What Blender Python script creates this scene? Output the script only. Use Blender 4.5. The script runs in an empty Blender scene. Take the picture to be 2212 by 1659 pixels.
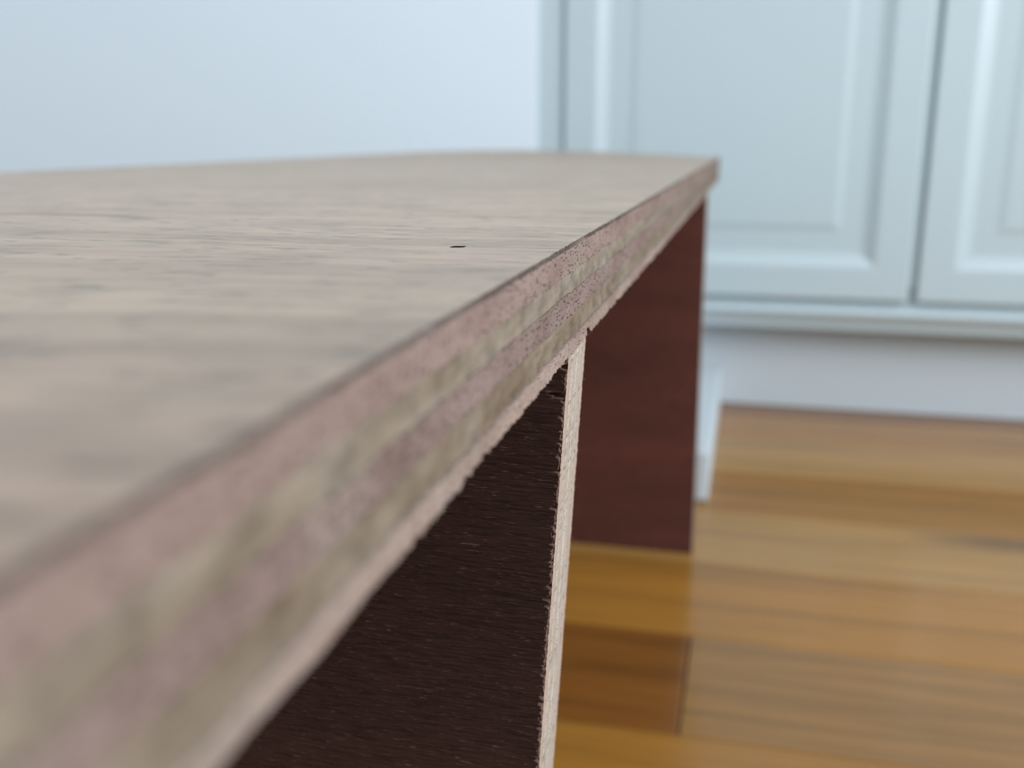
import bpy, bmesh, math, random
from mathutils import Matrix, Vector
from math import pi, sin, cos, exp
random.seed(7)
S = bpy.context.scene
COL = S.collection

# ------------------------------------------------------------------ camera
cam_d = bpy.data.cameras.new('camera')
cam = bpy.data.objects.new('camera', cam_d)
COL.objects.link(cam)
R = Matrix(((0.9723, -0.0571, 0.2266), (0.2337, 0.2375, -0.9429), (0.0, 0.9697, 0.2442)))
CAM = Vector((0, 0, 0.35))
cam.matrix_world = Matrix.Translation(CAM) @ R.to_4x4()
cam_d.sensor_fit = 'HORIZONTAL'
cam_d.sensor_width = 36.0
cam_d.lens = 2130.0 / 2212.0 * 36.0
cam_d.clip_start = 0.002
cam_d.clip_end = 50
cam_d.dof.use_dof = True
cam_d.dof.focus_distance = 0.203
cam_d.dof.aperture_fstop = 12.0
S.camera = cam

# ------------------------------------------------------------------ view, sky, daylight
S.view_settings.view_transform = 'Standard'
S.view_settings.look = 'None'
S.view_settings.gamma = 1.0
S.view_settings.use_curve_mapping = False
S.view_settings.exposure = 0.0
w = bpy.data.worlds.new('sky')
S.world = w
w.use_nodes = True
bg = w.node_tree.nodes['Background']
bg.inputs['Color'].default_value = (0.62, 0.80, 1.0, 1)
bg.inputs['Strength'].default_value = 1.0

WIN_Y0, WIN_Y1, WIN_Z0, WIN_Z1, WALL_R = -1.30, 0.62, 0.62, 2.25, 1.75
ld = bpy.data.lights.new('window_daylight', 'AREA')
ld.shape = 'RECTANGLE'
ld.size, ld.size_y = WIN_Z1 - WIN_Z0 - 0.1, WIN_Y1 - WIN_Y0 - 0.1
ld.energy = 92.0
ld.color = (0.92, 0.97, 1.0)
lo = bpy.data.objects.new('window_daylight', ld)
lo.location = (WALL_R - 0.03, (WIN_Y0 + WIN_Y1) / 2, (WIN_Z0 + WIN_Z1) / 2)
lo.rotation_euler = (0, pi / 2, 0)
COL.objects.link(lo)


# ------------------------------------------------------------------ node helpers
class NT:
    def __init__(s, name):
        s.m = bpy.data.materials.new(name)
        s.m.use_nodes = True
        s.t = s.m.node_tree
        s.b = s.t.nodes['Principled BSDF']
        s.tc = s.t.nodes.new('ShaderNodeTexCoord')

    def n(s, typ, **kw):
        x = s.t.nodes.new(typ)
        for k, v in kw.items():
            setattr(x, k, v)
        return x

    def put(s, sock, v):
        if isinstance(v, bpy.types.NodeSocket):
            s.t.links.new(v, sock)
        else:
            sock.default_value = v

    def map(s, scale, loc=(0, 0, 0), rot=(0, 0, 0), src=None):
        x = s.n('ShaderNodeMapping')
        s.put(x.inputs['Vector'], src or s.tc.outputs['Object'])
        x.inputs['Scale'].default_value = scale
        s.put(x.inputs['Location'], loc)
        x.inputs['Rotation'].default_value = rot
        return x.outputs[0]

    def noise(s, vec, scale=1.0, detail=3.0, rough=0.5, dist=0.0):
        x = s.n('ShaderNodeTexNoise')
        s.put(x.inputs['Vector'], vec)
        x.inputs['Scale'].default_value = scale
        x.inputs['Detail'].default_value = detail
        x.inputs['Roughness'].default_value = rough
        x.inputs['Distortion'].default_value = dist
        return x.outputs['Fac']

    def voro(s, vec):
        x = s.n('ShaderNodeTexVoronoi', voronoi_dimensions='2D')
        s.put(x.inputs['Vector'], vec)
        x.inputs['Scale'].default_value = 1.0
        return x.outputs['Distance'], x.outputs['Color']

    def yz(s, sy, sz):
        o = s.sep(s.tc.outputs['Object'])
        c = s.n('ShaderNodeCombineXYZ')
        s.put(c.inputs[0], s.math('MULTIPLY', o[1], sy))
        s.put(c.inputs[1], s.math('MULTIPLY', o[2], sz))
        return c.outputs[0]

    def ramp(s, fac, stops):
        x = s.n('ShaderNodeValToRGB')
        s.put(x.inputs[0], fac)
        r = x.color_ramp
        while len(r.elements) < len(stops):
            r.elements.new(0.5)
        for e, (p, c) in zip(r.elements, stops):
            e.position = p
            e.color = (c, c, c, 1) if isinstance(c, (int, float)) else (*c, 1)
        return x.outputs[0]

    def math(s, op, a, b=0.0, c=0.0, clamp=False):
        x = s.n('ShaderNodeMath', operation=op, use_clamp=clamp)
        s.put(x.inputs[0], a)
        s.put(x.inputs[1], b)
        s.put(x.inputs[2], c)
        return x.outputs[0]

    def mix(s, fac, a, b, mode='MIX'):
        x = s.n('ShaderNodeMix', data_type='RGBA', blend_type=mode)
        s.put(x.inputs[0], fac)
        s.put(x.inputs[6], a if isinstance(a, bpy.types.NodeSocket) else (*a, 1))
        s.put(x.inputs[7], b if isinstance(b, bpy.types.NodeSocket) else (*b, 1))
        return x.outputs[2]

    def sep(s, vec):
        x = s.n('ShaderNodeSeparateXYZ')
        s.put(x.inputs[0], vec)
        return x.outputs

    def bump(s, h, strength, dist):
        x = s.n('ShaderNodeBump')
        s.put(x.inputs['Height'], h)
        x.inputs['Strength'].default_value = strength
        x.inputs['Distance'].default_value = dist
        s.t.links.new(x.outputs[0], s.b.inputs['Normal'])

    def done(s, col, rough=0.6, spec=0.3):
        s.put(s.b.inputs['Base Color'], col if isinstance(col, bpy.types.NodeSocket) else (*col, 1))
        s.put(s.b.inputs['Roughness'], rough)
        s.b.inputs['Specular IOR Level'].default_value = spec
        return s.m


BX, BY = -0.2325, 0.515      # the bench's base point on the floor


# ------------------------------------------------------------------ materials
def mat_paint(name, col, rough=0.5, spec=0.3):
    m = NT(name)
    a = m.noise(m.map((3, 3, 3)), 1.0, 3)
    c = m.mix(m.math('MULTIPLY', a, 0.10), col, tuple(v * 0.9 for v in col))
    m.bump(m.noise(m.map((160, 160, 160)), 1.0, 2), 0.05, 0.0005)
    return m.done(c, rough, spec)


def mat_top():
    m = NT('plywood_face_grain')
    o = m.tc.outputs['Object']
    warp = m.noise(m.map((5, 9, 1)), 1.0, 2)
    xyz = m.sep(o)
    cx = m.n('ShaderNodeCombineXYZ')
    m.put(cx.inputs[0], xyz[0])
    m.put(cx.inputs[1], m.math('MULTIPLY_ADD', warp, 0.045, xyz[1]))
    m.put(cx.inputs[2], xyz[2])
    v = cx.outputs[0]
    band = m.noise(m.map((4, 42, 1), loc=(2.3, 5.1, 0), src=v), 1.0, 4, 0.6)
    c = m.ramp(band, [(0.30, (0.166, 0.110, 0.078)), (0.47, (0.232, 0.165, 0.120)), (0.58, (0.274, 0.201, 0.146)), (0.72, (0.236, 0.163, 0.120))])
    tint = m.noise(m.map((9, 26, 1), loc=(3, 1, 0)), 1.0, 2)
    c = m.mix(m.ramp(tint, [(0.42, 0.0), (0.66, 0.5)]), c, (0.245, 0.157, 0.126))
    blot = m.noise(m.map((48, 60, 1), loc=(1, 4, 0)), 1.0, 2)
    c = m.mix(1.0, c, m.ramp(blot, [(0.30, 0.72), (0.52, 1.0), (0.70, 1.10)]), 'MULTIPLY')
    fine = m.noise(m.map((22, 300, 1), src=v), 1.0, 3, 0.6)
    c = m.mix(1.0, c, m.ramp(fine, [(0.3, 0.70), (0.55, 1.0), (0.75, 1.14)]), 'MULTIPLY')
    pore = m.noise(m.map((130, 430, 1), src=v), 1.0, 2, 0.5)
    c = m.mix(m.ramp(pore, [(0.585, 0.0), (0.68, 0.85)]), c, (0.070, 0.046, 0.034))
    # a short open split and a knot ring in the veneer
    X = m.math('SUBTRACT', xyz[0], -0.0553 - BX)
    Y = m.math('SUBTRACT', xyz[1], 0.1851 - BY)
    ex = m.math('DIVIDE', X, 0.00145)
    ey = m.math('DIVIDE', m.math('ADD', Y, m.math('MULTIPLY', X, -0.27)), 0.0016)
    d = m.math('ADD', m.math('POWER', m.math('ABSOLUTE', ex), 6.0), m.math('POWER', m.math('ABSOLUTE', ey), 5.0))
    split = m.ramp(d, [(0.55, 1.0), (0.95, 0.0)])
    c = m.mix(split, c, (0.008, 0.005, 0.004))
    kx = m.math('DIVIDE', m.math('SUBTRACT', xyz[0], -0.183 - BX), 0.031)
    ky = m.math('DIVIDE', m.math('SUBTRACT', xyz[1], 0.2215 - BY), 0.0165)
    ky = m.math('ADD', m.math('MULTIPLY_ADD', m.noise(m.map((60, 60, 1)), 1.0, 2), 0.5, ky), -0.25)
    rr = m.math('ADD', m.math('POWER', m.math('ABSOLUTE', kx), 2.6), m.math('POWER', m.math('ABSOLUTE', ky), 2.2))
    ring = m.ramp(m.math('ABSOLUTE', m.math('SUBTRACT', rr, 1.0)), [(0.0, 1.0), (0.25, 0.7), (0.62, 0.0)])
    ring = m.math('MULTIPLY', ring, m.ramp(ky, [(0.0, 0.0), (0.7, 1.0)]))
    ring = m.math('MULTIPLY', ring, m.ramp(m.noise(m.map((70, 30, 1)), 1.0, 2), [(0.34, 0.7), (0.54, 1.0)]))
    c = m.mix(ring, c, (0.060, 0.030, 0.016))
    h = m.math('ADD', m.math('MULTIPLY', fine, 0.6), m.math('MULTIPLY', m.ramp(pore, [(0.58, 1.0), (0.70, 0.0)]), 0.8))
    m.bump(h, 0.35, 0.0003)
    m.b.inputs['Sheen Roughness'].default_value = 0.35
    m.b.inputs['Sheen Tint'].default_value = (1.0, 0.88, 0.74, 1)
    dull = m.math('SUBTRACT', 1.0, split)
    m.put(m.b.inputs['Sheen Weight'], m.math('MULTIPLY', dull, 0.29))
    m.done(c, 0.5, 0.6)
    m.put(m.b.inputs['Specular IOR Level'], m.math('MULTIPLY', dull, 0.40))
    return m.m


def mat_end(name, a, b, pore_col, pores=True, ys=24.0, dark=0.8):
    """cut edge of a veneer along the bench's long side: end grain with open pores, or long grain with saw streaks"""
    m = NT(name)
    mott = m.noise(m.map((1, ys, 150)), 1.0, 3, 0.6)
    c = m.ramp(mott, [(0.33, b), (0.62, a)])
    grey = m.noise(m.map((1, 38, 60), loc=(0, 7, 3)), 1.0, 2)
    c = m.mix(m.ramp(grey, [(0.50, 0.0), (0.72, 0.5)]), c, (0.245, 0.212, 0.180))
    if pores:
        d, cc = m.voro(m.yz(380, 1250))
        keep = m.sep(cc)[0]
        p = m.math('MULTIPLY', m.ramp(d, [(0.16, 1.0), (0.34, 0.0)]), m.ramp(keep, [(0.35, 0.0), (0.60, dark)]))
        c = m.mix(p, c, pore_col)
        n2 = m.noise(m.map((1, 700, 1900)), 1.0, 3, 0.6)
        c = m.mix(1.0, c, m.ramp(n2, [(0.3, 0.78), (0.62, 1.08)]), 'MULTIPLY')
        h = m.math('SUBTRACT', m.math('MULTIPLY', n2, 0.7), p)
        m.bump(h, 0.6, 0.0003)
    else:
        skew = m.map((1, 170, 330), rot=(0.6, 0, 0))
        st = m.noise(skew, 1.0, 4, 0.65)
        c = m.mix(1.0, c, m.ramp(st, [(0.28, 0.58), (0.52, 1.0), (0.72, 1.22)]), 'MULTIPLY')
        fl = m.noise(m.map((1, 60, 1500)), 1.0, 2)
        c = m.mix(m.ramp(fl, [(0.62, 0.0), (0.72, 0.5)]), c, (0.15, 0.11, 0.08))
        m.bump(m.math('ADD', st, fl), 0.4, 0.0003)
    return m.done(c, 0.8, 0.2)


def mat_leg_face(name, k):
    m = NT(name)
    v = m.map((1, 1, 1))
    band = m.noise(m.map((6, 1, 28)), 1.0, 4, 0.6)
    c = m.ramp(band, [(0.30, tuple(v * 0.75 for v in k)), (0.52, k), (0.72, tuple(v * 1.25 for v in k))])
    lines = m.noise(m.map((150, 1, 1500)), 1.0, 3, 0.6)
    c = m.mix(1.0, c, m.ramp(lines, [(0.32, 0.50), (0.50, 1.0), (0.70, 1.15)]), 'MULTIPLY')
    flk = m.noise(m.map((420, 1, 2600), loc=(1, 2, 3)), 1.0, 2)
    c = m.mix(m.ramp(flk, [(0.64, 0.0), (0.76, 0.35)]), c, (0.30, 0.19, 0.155))
    m.bump(m.math('ADD', lines, m.math('MULTIPLY', flk, 0.5)), 0.9, 0.0006)
    return m.done(c, 0.62, 0.25)


def mat_leg_edge(name, a, b, pits=True):
    """pale sawn edge of the upright's veneers, grain running up the edge"""
    m = NT(name)
    st = m.noise(m.map((1, 1500, 70)), 1.0, 4, 0.6)
    c = m.ramp(st, [(0.30, b), (0.62, a)])
    fib = m.noise(m.map((1, 2600, 260), loc=(0, 3, 1)), 1.0, 3, 0.6)
    c = m.mix(1.0, c, m.ramp(fib, [(0.30, 0.72), (0.6, 1.06)]), 'MULTIPLY')
    if pits:
        d, cc = m.voro(m.yz(900, 160))
        p = m.math('MULTIPLY', m.ramp(d, [(0.12, 1.0), (0.26, 0.0)]), m.ramp(m.sep(cc)[0], [(0.92, 0.0), (0.95, 0.9)]))
        c = m.mix(p, c, (0.05, 0.03, 0.022))
    m.bump(m.math('ADD', st, fib), 0.22, 0.0003)
    return m.done(c, 0.8, 0.2)


def mat_floor():
    m = NT('varnished_oak_plank')
    oi = m.n('ShaderNodeObjectInfo')
    off = m.n('ShaderNodeCombineXYZ')
    m.put(off.inputs[0], m.math('MULTIPLY', oi.outputs['Random'], 37.0))
    m.put(off.inputs[1], m.math('MULTIPLY', oi.outputs['Random'], 91.0))
    band = m.noise(m.map((2.2, 44, 1), loc=off.outputs[0]), 1.0, 4, 0.6, 0.8)
    fine = m.noise(m.map((8, 260, 1), loc=off.outputs[0]), 1.0, 3, 0.6)
    k = m.ramp(band, [(0.30, 0.68), (0.50, 1.0), (0.72, 1.15)])
    c = m.mix(1.0, oi.outputs['Color'], k, 'MULTIPLY')
    c = m.mix(1.0, c, m.ramp(fine, [(0.3, 0.86), (0.65, 1.06)]), 'MULTIPLY')
    d, cc = m.voro(m.map((2.3, 9, 1), loc=off.outputs[0]))
    kn = m.math('MULTIPLY', m.ramp(d, [(0.05, 1.0), (0.22, 0.0)]), m.ramp(m.sep(cc)[0], [(0.70, 0.0), (0.8, 0.7)]))
    c = m.mix(kn, c, (0.10, 0.045, 0.018))
    return m.done(c, m.math('MULTIPLY_ADD', fine, 0.06, 0.18), 0.52)


M_WALL = mat_paint('wall_paint', (0.73, 0.815, 0.885), 0.7, 0.2)
M_CEIL = mat_paint('ceiling_paint', (0.83, 0.84, 0.84), 0.8, 0.2)
M_CAB = mat_paint('cabinet_paint', (0.500, 0.595, 0.640), 0.35, 0.4)
M_KICK = mat_paint('plinth_paint', (0.545, 0.600, 0.645), 0.5, 0.3)
M_TOP = mat_top()
M_SEAM = mat_end('dark_veneer_edge', (0.105, 0.080, 0.072), (0.07, 0.052, 0.046), (0.05, 0.03, 0.03), True, 60)
M_PINK = mat_end('pink_end_grain', (0.237, 0.171, 0.150), (0.177, 0.122, 0.103), (0.085, 0.045, 0.038), True, 26)
M_MAUVE = mat_end('mauve_end_grain', (0.207, 0.148, 0.133), (0.147, 0.100, 0.086), (0.065, 0.035, 0.030), True, 30)
M_GREEN = mat_end('grey_green_long_grain', (0.214, 0.177, 0.141), (0.147, 0.113, 0.080), (0, 0, 0), False, 22)
M_TAN = mat_end('tan_long_grain', (0.188, 0.147, 0.110), (0.129, 0.094, 0.063), (0, 0, 0), False, 28)
M_LIP = mat_end('pale_pink_lip', (0.276, 0.208, 0.178), (0.213, 0.154, 0.129), (0.10, 0.06, 0.05), True, 40, 0.5)
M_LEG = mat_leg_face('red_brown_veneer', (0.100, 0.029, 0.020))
M_LEG_SHADED = mat_leg_face('shaded_brown_veneer', (0.036, 0.0150, 0.0115))  # near upright: a greyer brown, with the shade on it put into the colour
M_UNDER = M_LEG
M_EDGE_A = mat_leg_edge('pale_edge_veneer', (0.385, 0.300, 0.250), (0.30, 0.228, 0.186), False)
M_EDGE_B = mat_leg_edge('grey_edge_veneer', (0.385, 0.322, 0.275), (0.29, 0.236, 0.195), True)
M_EDGE_C = mat_leg_edge('white_glue_line', (0.50, 0.440, 0.390), (0.33, 0.270, 0.225), False)
M_EDGE_D = mat_leg_edge('brown_torn_edge', (0.120, 0.066, 0.050), (0.055, 0.026, 0.019), False)
M_CHIP_SHADOW = NT('chip_shadow').done((0.030, 0.013, 0.010), 0.8, 0.1)  # inner veneer faces; the shadow inside the chips is put into this colour
M_FUZZ = NT('torn_wood_fibre').done((0.27, 0.19, 0.16), 0.9, 0.1)
M_FLOOR = mat_floor()
M_SUB = mat_paint('subfloor', (0.08, 0.045, 0.02), 0.8, 0.1)
g = NT('window_glass')
g.b.inputs['Transmission Weight'].default_value = 1.0
M_GLASS = g.done((0.95, 0.98, 0.98), 0.02, 0.5)


# ------------------------------------------------------------------ object helpers
def empty(name, loc):
    o = bpy.data.objects.new(name, None)
    o.location = loc
    o.empty_display_size = 0.05
    COL.objects.link(o)
    return o


def mesh(name, verts, faces, mats, parent=None, origin=(0, 0, 0), mi=None, kind=None):
    """verts in world metres; ORIGIN is the world point that becomes the mesh's own origin"""
    ox, oy, oz = origin
    d = bpy.data.meshes.new(name)
    d.from_pydata([(x - ox, y - oy, z - oz) for x, y, z in verts], [], faces)
    for mm in (mats if isinstance(mats, (list, tuple)) else [mats]):
        d.materials.append(mm)
    if mi:
        d.polygons.foreach_set('material_index', mi)
    b = bmesh.new()
    b.from_mesh(d)
    bmesh.ops.recalc_face_normals(b, faces=b.faces[:])
    b.to_mesh(d)
    b.free()
    o = bpy.data.objects.new(name, d)
    COL.objects.link(o)
    if parent is None:
        o.location = origin
    else:
        o.parent = parent
    if kind:
        o['kind'] = kind
    return o


def boxes(bl, bev=0.0):
    """list of (x0,x1,y0,y1,z0,z1) -> verts, faces of separate boxes, with chamfered edges when BEV is set"""
    V, F = [], []
    for x0, x1, y0, y1, z0, z1 in bl:
        b = bmesh.new()
        bmesh.ops.create_cube(b, size=1.0)
        for v in b.verts:
            v.co = ((x0 + x1) / 2 + v.co.x * (x1 - x0), (y0 + y1) / 2 + v.co.y * (y1 - y0), (z0 + z1) / 2 + v.co.z * (z1 - z0))
        if bev:
            bmesh.ops.bevel(b, geom=b.edges[:], offset=bev, segments=2, profile=0.5, affect='EDGES')
        b.verts.index_update()
        k = len(V)
        V += [tuple(v.co) for v in b.verts]
        F += [tuple(k + v.index for v in f.verts) for f in b.faces]
        b.free()
    return V, F


def structure(name, bl, mat, bev=0.0, parent=None, label=None):
    V, F = boxes(bl, bev)
    o = mesh(name, V, F, mat, parent)
    if parent is None:
        o['kind'] = 'structure'
        o['category'] = name.split('_')[0]
    if label:
        o['label'] = label
    return o


def tag(o, label, cat):
    o['label'] = label
    o['category'] = cat


# ------------------------------------------------------------------ room shell
RX0, RX1, RY0, RYB, RZ = -1.75, WALL_R, -3.6, 1.27, 2.45
floor = structure('floor', [(RX0 - 0.1, RX1 + 0.1, RY0 - 0.1, 1.95, -0.10, -0.016)], M_SUB, label='honey coloured wooden plank floor under the bench')
structure('ceiling', [(RX0 - 0.1, RX1 + 0.1, RY0 - 0.1, 1.95, RZ, RZ + 0.1)], M_CEIL, label='plain white ceiling over the room')
# the bright wall behind the bench ends at the cabinet, which stands in a recess of it
structure('wall_back', [(RX0 - 0.1, -0.273, RYB, RYB + 0.68, 0, RZ), (-0.273, RX1 + 0.1, 1.85, 1.95, 0, RZ),
                        (1.075, RX1 + 0.1, RYB, 1.85, 0, RZ)], M_WALL, label='bright white wall behind the bench, left of the cabinet')
structure('wall_left', [(RX0 - 0.1, RX0, RY0, RYB, 0, RZ)], M_WALL, label='white wall at the far left of the room')
structure('wall_front', [(RX0 - 0.1, RX1 + 0.1, RY0 - 0.1, RY0, 0, RZ)], M_WALL, label='white wall facing the cabinet')
structure('wall_right', [(RX1, RX1 + 0.12, RY0, WIN_Y0, 0, RZ), (RX1, RX1 + 0.12, WIN_Y1, RYB, 0, RZ),
                         (RX1, RX1 + 0.12, WIN_Y0, WIN_Y1, 0, WIN_Z0), (RX1, RX1 + 0.12, WIN_Y0, WIN_Y1, WIN_Z1, RZ)],
          M_WALL, label='white wall with the window beside the bench')
win = structure('window_1', [(RX1 + 0.03, RX1 + 0.09, WIN_Y0, WIN_Y0 + 0.06, WIN_Z0, WIN_Z1), (RX1 + 0.03, RX1 + 0.09, WIN_Y1 - 0.06, WIN_Y1, WIN_Z0, WIN_Z1),
                             (RX1 + 0.03, RX1 + 0.09, WIN_Y0 + 0.06, WIN_Y1 - 0.06, WIN_Z0, WIN_Z0 + 0.06),
                             (RX1 + 0.03, RX1 + 0.09, WIN_Y0 + 0.06, WIN_Y1 - 0.06, WIN_Z1 - 0.06, WIN_Z1)], M_CEIL, 0.004,
                label='white framed window in the right wall')
V, F = boxes([(RX1 + 0.055, RX1 + 0.061, WIN_Y0 + 0.06, WIN_Y1 - 0.06, WIN_Z0 + 0.06, WIN_Z1 - 0.06)])
mesh('pane', V, F, M_GLASS, win)
structure('baseboard_back', [(RX0, -0.30, RYB - 0.014, RYB, 0, 0.10)], M_KICK, 0.002, label='white skirting board along the bright wall')

# floor planks: rows along X, 127 mm wide; colours after the rows in view
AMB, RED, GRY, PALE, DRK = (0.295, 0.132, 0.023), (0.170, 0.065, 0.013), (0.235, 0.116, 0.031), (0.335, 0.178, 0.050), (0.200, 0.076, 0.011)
ROW0, RW = 0.5335, 0.1258
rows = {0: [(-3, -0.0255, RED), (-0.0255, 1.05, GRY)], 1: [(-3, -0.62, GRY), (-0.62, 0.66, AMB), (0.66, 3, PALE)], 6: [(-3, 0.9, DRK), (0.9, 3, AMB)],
        2: [(-3, -0.95, AMB), (-0.95, 0.285, PALE), (0.285, 3, GRY)], -1: [(-3, -0.41, GRY), (-0.41, 0.80, AMB), (0.80, 3, PALE)],
        3: [(-3, -0.35, AMB), (-0.35, 0.93, AMB), (0.93, 3, PALE)], 4: [(-3, -0.7, PALE), (-0.7, 0.52, PALE), (0.52, 3, AMB)],
        5: [(-3, -0.2, PALE), (-0.2, 1.1, AMB), (1.1, 3, PALE)]}
for r in range(-33, 12):
    y0 = ROW0 + r * RW
    y1 = y0 + RW
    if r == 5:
        y1 = 1.268      # the next row, along the plinth, starts early and is darker
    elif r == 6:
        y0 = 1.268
    if y1 < RY0 + 0.02 or y0 > 1.85:
        continue
    if r in rows:
        segs = rows[r]
    else:
        a = random.uniform(-1.2, -0.3)
        b = a + random.uniform(1.0, 1.3)
        segs = [(-3, a, random.choice((AMB, PALE, GRY))), (a, b, random.choice((AMB, PALE, RED))), (b, 3, random.choice((AMB, PALE, AMB)))]
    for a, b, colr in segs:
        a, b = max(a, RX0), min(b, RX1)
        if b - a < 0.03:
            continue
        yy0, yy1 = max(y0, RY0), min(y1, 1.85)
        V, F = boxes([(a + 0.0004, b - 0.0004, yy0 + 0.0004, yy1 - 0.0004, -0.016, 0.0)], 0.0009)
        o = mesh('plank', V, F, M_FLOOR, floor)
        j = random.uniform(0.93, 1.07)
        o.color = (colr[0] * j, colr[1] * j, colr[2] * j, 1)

# ------------------------------------------------------------------ built-in cabinet
CX0, CX1 = -0.273, 1.075
cab = empty('cabinet', (0.40, 1.56, 0))
tag(cab, 'pale blue-grey painted cabinet with raised panel doors behind the bench', 'cabinet')
CO = (0.40, 1.56, 0)
FR = 1.2800     # face frame
V, F = boxes([(CX0, CX1, FR + 0.02, 1.85, 0.113, 2.1)])
mesh('carcass', V, F, M_CAB, cab, CO)
V, F = boxes([(CX0, -0.2392, 1.2755, FR + 0.02, 0.1692, 2.1), (0.1908, 0.1990, 1.2765, FR - 0.0001, 0.1692, 2.05), (0.170, 0.218, FR, FR + 0.02, 0.1692, 2.06), (0.604, 0.660, FR, FR + 0.02, 0.1692, 2.06),
              (-0.2391, CX1, FR, FR + 0.02, 2.06, 2.1), (1.03, CX1, FR, FR + 0.02, 0.1692, 2.06)], 0.0008)
mesh('face_frame', V, F, M_CAB, cab, CO)


def profile_bar(x0, x1, prof):
    V, F = [], []
    n = len(prof)
    for x in (x0, x1):
        V += [(x, y, z) for y, z in prof]
    for i in range(n):
        k = (i + 1) % n
        F.append((i, k, n + k, n + i))
    F += [tuple(range(n)), tuple(range(n, 2 * n))]
    return V, F


# bottom rail: a moulding with a rolled front, above the recessed plinth
pr = [(FR + 0.02, 0.1690), (FR, 0.1690), (FR, 0.1425), (FR - 0.006, 0.1415), (FR - 0.0095, 0.1400), (FR - 0.0110, 0.1375), (FR - 0.0105, 0.1345),
      (FR - 0.0075, 0.1285), (FR - 0.0035, 0.1215), (FR - 0.0020, 0.1150), (FR - 0.0010, 0.1130), (FR + 0.02, 0.1130)]
V, F = profile_bar(CX0, CX1, pr)
mesh('bottom_rail', V, F, M_CAB, cab, CO)
V, F = boxes([(CX0, CX1, 1.3180, 1.330, 0.0005, 0.1129)], 0.0006)
mesh('plinth', V, F, M_KICK, cab, CO)


def door_mesh(x0, x1, z0, z1, yf):
    """outer frame with a bevel that falls 6 mm into the recess; then the raised field as its child"""
    def ring(i, y):
        return [(x0 + i, y, z0 + i), (x1 - i, y, z0 + i), (x1 - i, y, z1 - i), (x0 + i, y, z1 - i)]
    prof = [(0.0, yf + 0.0094), (0.0, yf + 0.0025), (0.0008, yf + 0.0008), (0.0025, yf), (0.0400, yf), (0.0425, yf + 0.0009), (0.0480, yf + 0.0033),
            (0.0540, yf + 0.0055), (0.0575, yf + 0.0062), (0.0600, yf + 0.0064), (0.0800, yf + 0.0064), (0.0800, yf + 0.0094)]
    V, F = [], []
    for p in prof:
        V += ring(*p)
    for r_ in range(len(prof) - 1):
        for k in range(4):
            F.append((r_ * 4 + k, r_ * 4 + (k + 1) % 4, r_ * 4 + 4 + (k + 1) % 4, r_ * 4 + 4 + k))
    L = (len(prof) - 1) * 4
    for k in range(4):
        F.append((k, (k + 1) % 4, L + (k + 1) % 4, L + k))
    pv = [(0.0800, yf + 0.0092), (0.0800, yf + 0.0064), (0.0830, yf + 0.0063), (0.0870, yf + 0.0056), (0.0905, yf + 0.0049), (0.0930, yf + 0.0047)]
    V2, F2 = [], []
    for p in pv:
        V2 += ring(*p)
    for r_ in range(len(pv) - 1):
        for k in range(4):
            F2.append((r_ * 4 + k, r_ * 4 + (k + 1) % 4, r_ * 4 + 4 + (k + 1) % 4, r_ * 4 + 4 + k))
    n = len(pv) * 4 - 4
    F2 += [(n, n + 1, n + 2, n + 3), (0, 1, 2, 3)]
    return (V, F), (V2, F2)


for x0, x1 in ((-0.2380, 0.1900), (0.1998, 0.6278), (0.6420, 1.0700)):
    (V, F), (V2, F2) = door_mesh(x0, x1, 0.1530, 2.05, 1.270)
    dobj = mesh('door', V, F, M_CAB, cab, CO)
    mesh('raised_field', V2, F2, M_CAB, dobj, CO)

# low white boxing on the floor behind the bench's far upright, running out from the plinth
structure('trim_1', [(-0.262, -0.0265, 0.9325, 1.3175, 0.0, 0.052)], M_KICK, 0.003, label='low white painted floor boxing behind the far bench upright')

# ------------------------------------------------------------------ plywood bench
XF, XB = -0.0350, -0.4300
Y0, Y1 = -0.030, 1.060
ZB, ZT = 0.306, 0.329
BO = (BX, BY, 0.0)
bench = empty('plywood_bench', BO)
tag(bench, 'low unfinished plywood bench with rough cut edges standing on the plank floor', 'bench')


def lift(x, y):
    """the board's far end is warped upward towards the middle"""
    if y < 0.80:
        return 0.0
    t = ((y - 0.80) / 0.26) ** 2
    return 0.0060 * t * max(0.0, 1 - ((x + 0.245) / 0.19) ** 2)


def ysamples(lo, hi, d0, d1, fine, coarse):
    ys, y = [], lo
    while y < hi:
        ys.append(y)
        y += fine if d0 < y < d1 else coarse
    ys.append(hi)
    return ys


YS = ysamples(Y0, Y1, 0.085, 0.42, 0.0005, 0.006)


def smooth_noise(seed):
    rnd = random.Random(seed)
    tab = [rnd.uniform(-1, 1) for _ in range(4096)]

    def f(t):
        i = math.floor(t)
        u = t - i
        u = u * u * (3 - 2 * u)
        return tab[i % 4096] * (1 - u) + tab[(i + 1) % 4096] * u
    return f


WOB = [(smooth_noise(900 + k), smooth_noise(950 + k)) for k in range(8)]


def wob(i, y):
    """how far glue line I strays up or down along the cut edge"""
    if i in (0, 6):
        return 0.0
    a = 0.00004 if i == 1 else 0.00022
    return a * (WOB[i][0](y * 130) + 0.5 * WOB[i][1](y * 900))


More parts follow.
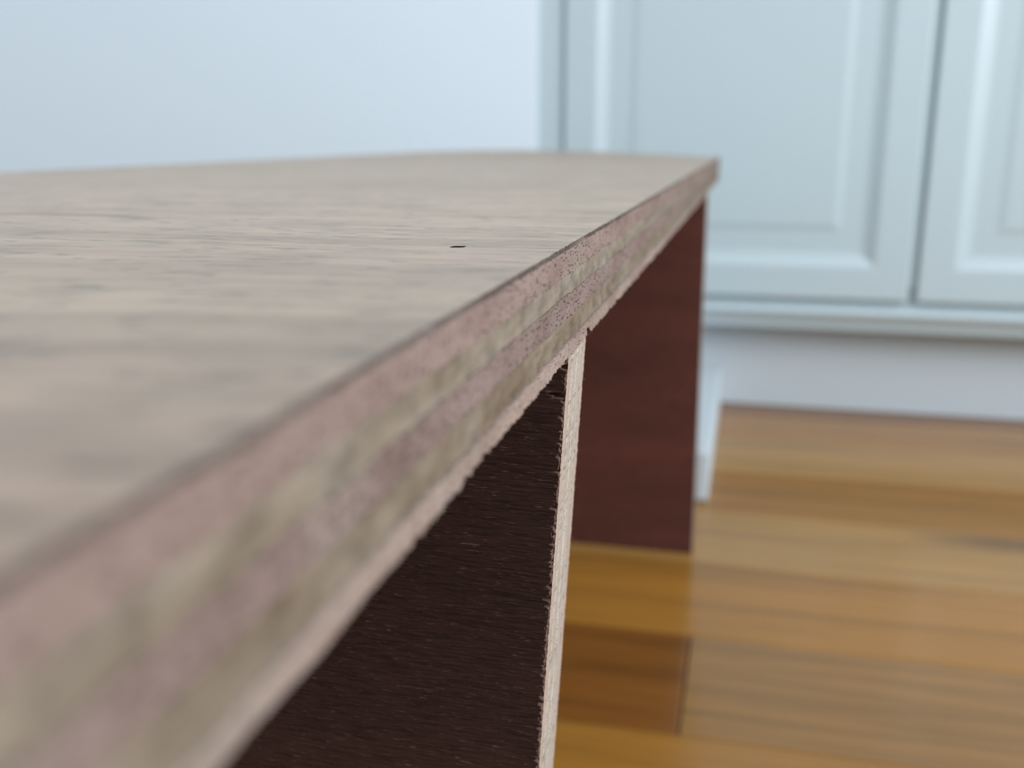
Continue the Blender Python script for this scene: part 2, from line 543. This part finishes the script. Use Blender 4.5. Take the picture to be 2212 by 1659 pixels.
def slab_ply(name, z0, z1, mat, parent, seed, rough=0.00012, lip=False, face=None, under=None, proud=0.0, zi=0):
    f1, f2, f3, f4 = (smooth_noise(seed * 10 + k) for k in range(4))
    xs = [XB, -0.36, -0.30, -0.245, -0.19, -0.13, -0.08, -0.05]
    V, F, MI = [], [], []
    nx = len(xs) + 1
    n = 2 * nx
    for y in YS:
        j0 = rough * (f1(y * 1800) + 0.7 * f2(y * 600))
        j1 = rough * (f3(y * 1800) + 0.7 * f2(y * 600))
        w0, w1 = wob(zi + 1, y), wob(zi, y)
        zz0 = z0 + w0
        if lip:
            zz0 += 0.00022 * f4(y * 900) + 0.00028 * f1(y * 260)
            zz0 += 0.0016 * exp(-((y - 0.2185) / 0.0022) ** 2) + 0.0006 * exp(-((y - 0.236) / 0.003) ** 2)
        row_t = [(x, y, z1 + lift(x, y)) for x in xs] + [(XF + proud + j1, y, z1 + w1 + lift(XF, y))]
        row_b = [(XF + proud + j0, y, zz0 + lift(XF, y))] + [(x, y, z0 + lift(x, y)) for x in reversed(xs)]
        V += row_t + row_b
    for r_ in range(len(YS) - 1):
        a, b = r_ * n, (r_ + 1) * n
        for k in range(n):
            k2 = (k + 1) % n
            F.append((a + k, a + k2, b + k2, b + k))
            MI.append(1 if k < nx - 1 else (2 if nx <= k < n - 1 else 0))
    F.append(tuple(range(n)))
    F.append(tuple(range((len(YS) - 1) * n, len(YS) * n)))
    MI += [0, 0]
    return mesh(name, V, F, [mat, face or mat, under or mat], parent, BO, MI)


top = slab_ply('tabletop', 0.3281, ZT, M_SEAM, bench, 1, 0.00016, face=M_TOP, under=M_SEAM)
top['label'] = 'grey-tan grained face veneer of the bench top'
zs = [0.3281, 0.3231, 0.3188, 0.3141, 0.3092, ZB]
for k, (mm, rg, pd) in enumerate(((M_PINK, 0.00016, 0.0), (M_GREEN, 0.00008, -0.0002), (M_MAUVE, 0.00020, -0.0001), (M_TAN, 0.00008, -0.0002), (M_LIP, 0.00024, 0.0003))):
    slab_ply('core_veneer', zs[k + 1] + (0.00010 if k < 4 else 0.0), zs[k] - 0.00004, mm, top, 5 + k, rg, zi=k + 1, lip=(k == 4), under=M_UNDER if k == 4 else None, proud=pd)


def leg_ply(name, y0, y1, z1, mats, parent, seed, lean, torn=0.0, jit=0.00010, chips=(), fine=True):
    """one veneer of an upright; rows up the front edge so that the edge can be torn. mats: edge, near face, far face"""
    f1, f2, f3 = (smooth_noise(seed * 10 + k) for k in range(3))
    zsam = ysamples(0.0, z1, 0.17, 0.31, 0.00022, 0.012) if fine else [0.0, z1 * 0.5, z1]
    V, F, MI = [], [], []
    for z in zsam:
        xf = XF - (0.306 - z) * lean
        ja = jit * (f1(z * 2400) + 0.6 * f2(z * 700))
        jb = jit * (f3(z * 2400) + 0.6 * f2(z * 700))
        if torn:
            t = abs(f1(z * 1700)) ** 2 * 1.2 + abs(f2(z * 600)) * 0.8
            ja -= torn * t
            jb -= torn * t * 0.5
        for zc, hw, dep in chips:
            if abs(z - zc) < hw:
                ja -= dep
                jb -= dep
        V += [(XB + 0.004, y0, z), (xf + ja, y0, z), (xf + jb, y1, z), (XB + 0.004, y1, z)]
    for r_ in range(len(zsam) - 1):
        a, b = r_ * 4, r_ * 4 + 4
        for k in range(4):
            F.append((a + k, a + (k + 1) % 4, b + (k + 1) % 4, b + k))
            MI.append((1, 0, 2, 0)[k])
    L = (len(zsam) - 1) * 4
    F += [(0, 1, 2, 3), (L, L + 1, L + 2, L + 3)]
    MI += [0, 0]
    return mesh(name, V, F, mats, parent, BO, MI)


def upright(y, lean, fine, label):
    rc = random.Random(3)
    chips = [(0.2978, 0.00072, 0.0024), (0.3038, 0.0006, 0.0012), (0.2515, 0.0004, 0.0011)] if fine else []
    if fine:
        for _ in range(34):
            chips.append((rc.uniform(0.205, 0.300), rc.uniform(0.00015, 0.0004), rc.uniform(0.0003, 0.0009)))
    zt = ZB - 0.0001
    face = leg_ply('leg_panel', y, y + 0.0014, zt, [M_EDGE_D, M_LEG_SHADED if fine else M_LEG, M_CHIP_SHADOW], bench, 31, lean, 0.00035 if fine else 0.0, 0.0001, chips, fine)
    face['label'] = label
    lay = ((0.0014, 0.0062, M_EDGE_A, M_CHIP_SHADOW), (0.0062, 0.0074, M_EDGE_C, M_CHIP_SHADOW), (0.0074, 0.0118, M_EDGE_B, M_CHIP_SHADOW), (0.0118, 0.0136, M_EDGE_C, M_CHIP_SHADOW),
           (0.0136, 0.0192, M_EDGE_B, M_CHIP_SHADOW), (0.0192, 0.0235, M_EDGE_A, M_LEG))
    for k, (a, b, e, bk) in enumerate(lay):
        leg_ply('core_veneer', y + a, y + b, zt, [e, M_CHIP_SHADOW, bk], face, 40, lean, 0.0, 0.00006 if fine else 0.0, (), fine)
    return face


upright(0.1940, 0.057, True, 'nearer upright of the bench, splintered brown face with shade in its colour and pale sawn edge')
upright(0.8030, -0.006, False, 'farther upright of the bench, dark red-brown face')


# torn fibres standing off the saw cuts
def fuzz():
    V, F = [], []
    rf = random.Random(11)

    def hair(p, d, ln, r0, bend):
        p, d = Vector(p), Vector(d).normalized()
        s = d.cross(Vector((0.3, 0.5, 0.8))).normalized()
        u = d.cross(s)
        k = len(V)
        for i in range(4):
            t = i / 3
            c = p + d * ln * t + Vector(bend) * ln * t * t
            r = r0 * (1 - 0.8 * t)
            for a in range(3):
                V.append(tuple(c + s * r * cos(a * 2.1) + u * r * sin(a * 2.1)))
        for i in range(3):
            for a in range(3):
                q = (a + 1) % 3
                F.append((k + i * 3 + a, k + i * 3 + q, k + i * 3 + 3 + q, k + i * 3 + 3 + a))
        F.append((k, k + 1, k + 2))
        F.append((k + 9, k + 10, k + 11))
    for _ in range(80):     # at the upright's torn face edge
        z = rf.uniform(0.205, 0.304)
        x = XF - (0.306 - z) * 0.057 - rf.uniform(0.0002, 0.0009)
        hair((x, 0.1938, z), (rf.uniform(0.1, 1), rf.uniform(-0.7, 0.0), rf.uniform(-0.9, 0.5)), rf.uniform(0.0004, 0.0011), rf.uniform(0.00002, 0.00005),
             (0.2, 0, rf.uniform(-0.6, 0.2)))
    for _ in range(26):      # at its far arris
        z = rf.uniform(0.205, 0.304)
        x = XF - (0.306 - z) * 0.057
        hair((x, 0.2173, z), (rf.uniform(0.4, 1), rf.uniform(0.2, 1), rf.uniform(-0.6, 0.6)), rf.uniform(0.0003, 0.0011), 0.00003, (0, 0.2, -0.2))
    for _ in range(120):     # along the top arris of the board
        y = rf.uniform(0.13, 0.33)
        hair((XF - rf.uniform(0, 0.0002), y, ZT - 0.0001), (rf.uniform(-0.4, 0.8), rf.uniform(-0.7, 0.7), rf.uniform(0.3, 1)), rf.uniform(0.0002, 0.0007), 0.00003,
             (0.3, 0, -0.3))
    for _ in range(60):      # along its bottom lip
        y = rf.uniform(0.15, 0.34)
        hair((XF + 0.0002, y, ZB + 0.0003), (rf.uniform(0, 1), rf.uniform(-0.7, 0.7), rf.uniform(-1, -0.3)), rf.uniform(0.0003, 0.0009), 0.00003, (0.2, 0.2, 0))
    return V, F


V, F = fuzz()
o = mesh('splinters', V, F, M_FUZZ, bench, BO)
o['kind'] = 'stuff'
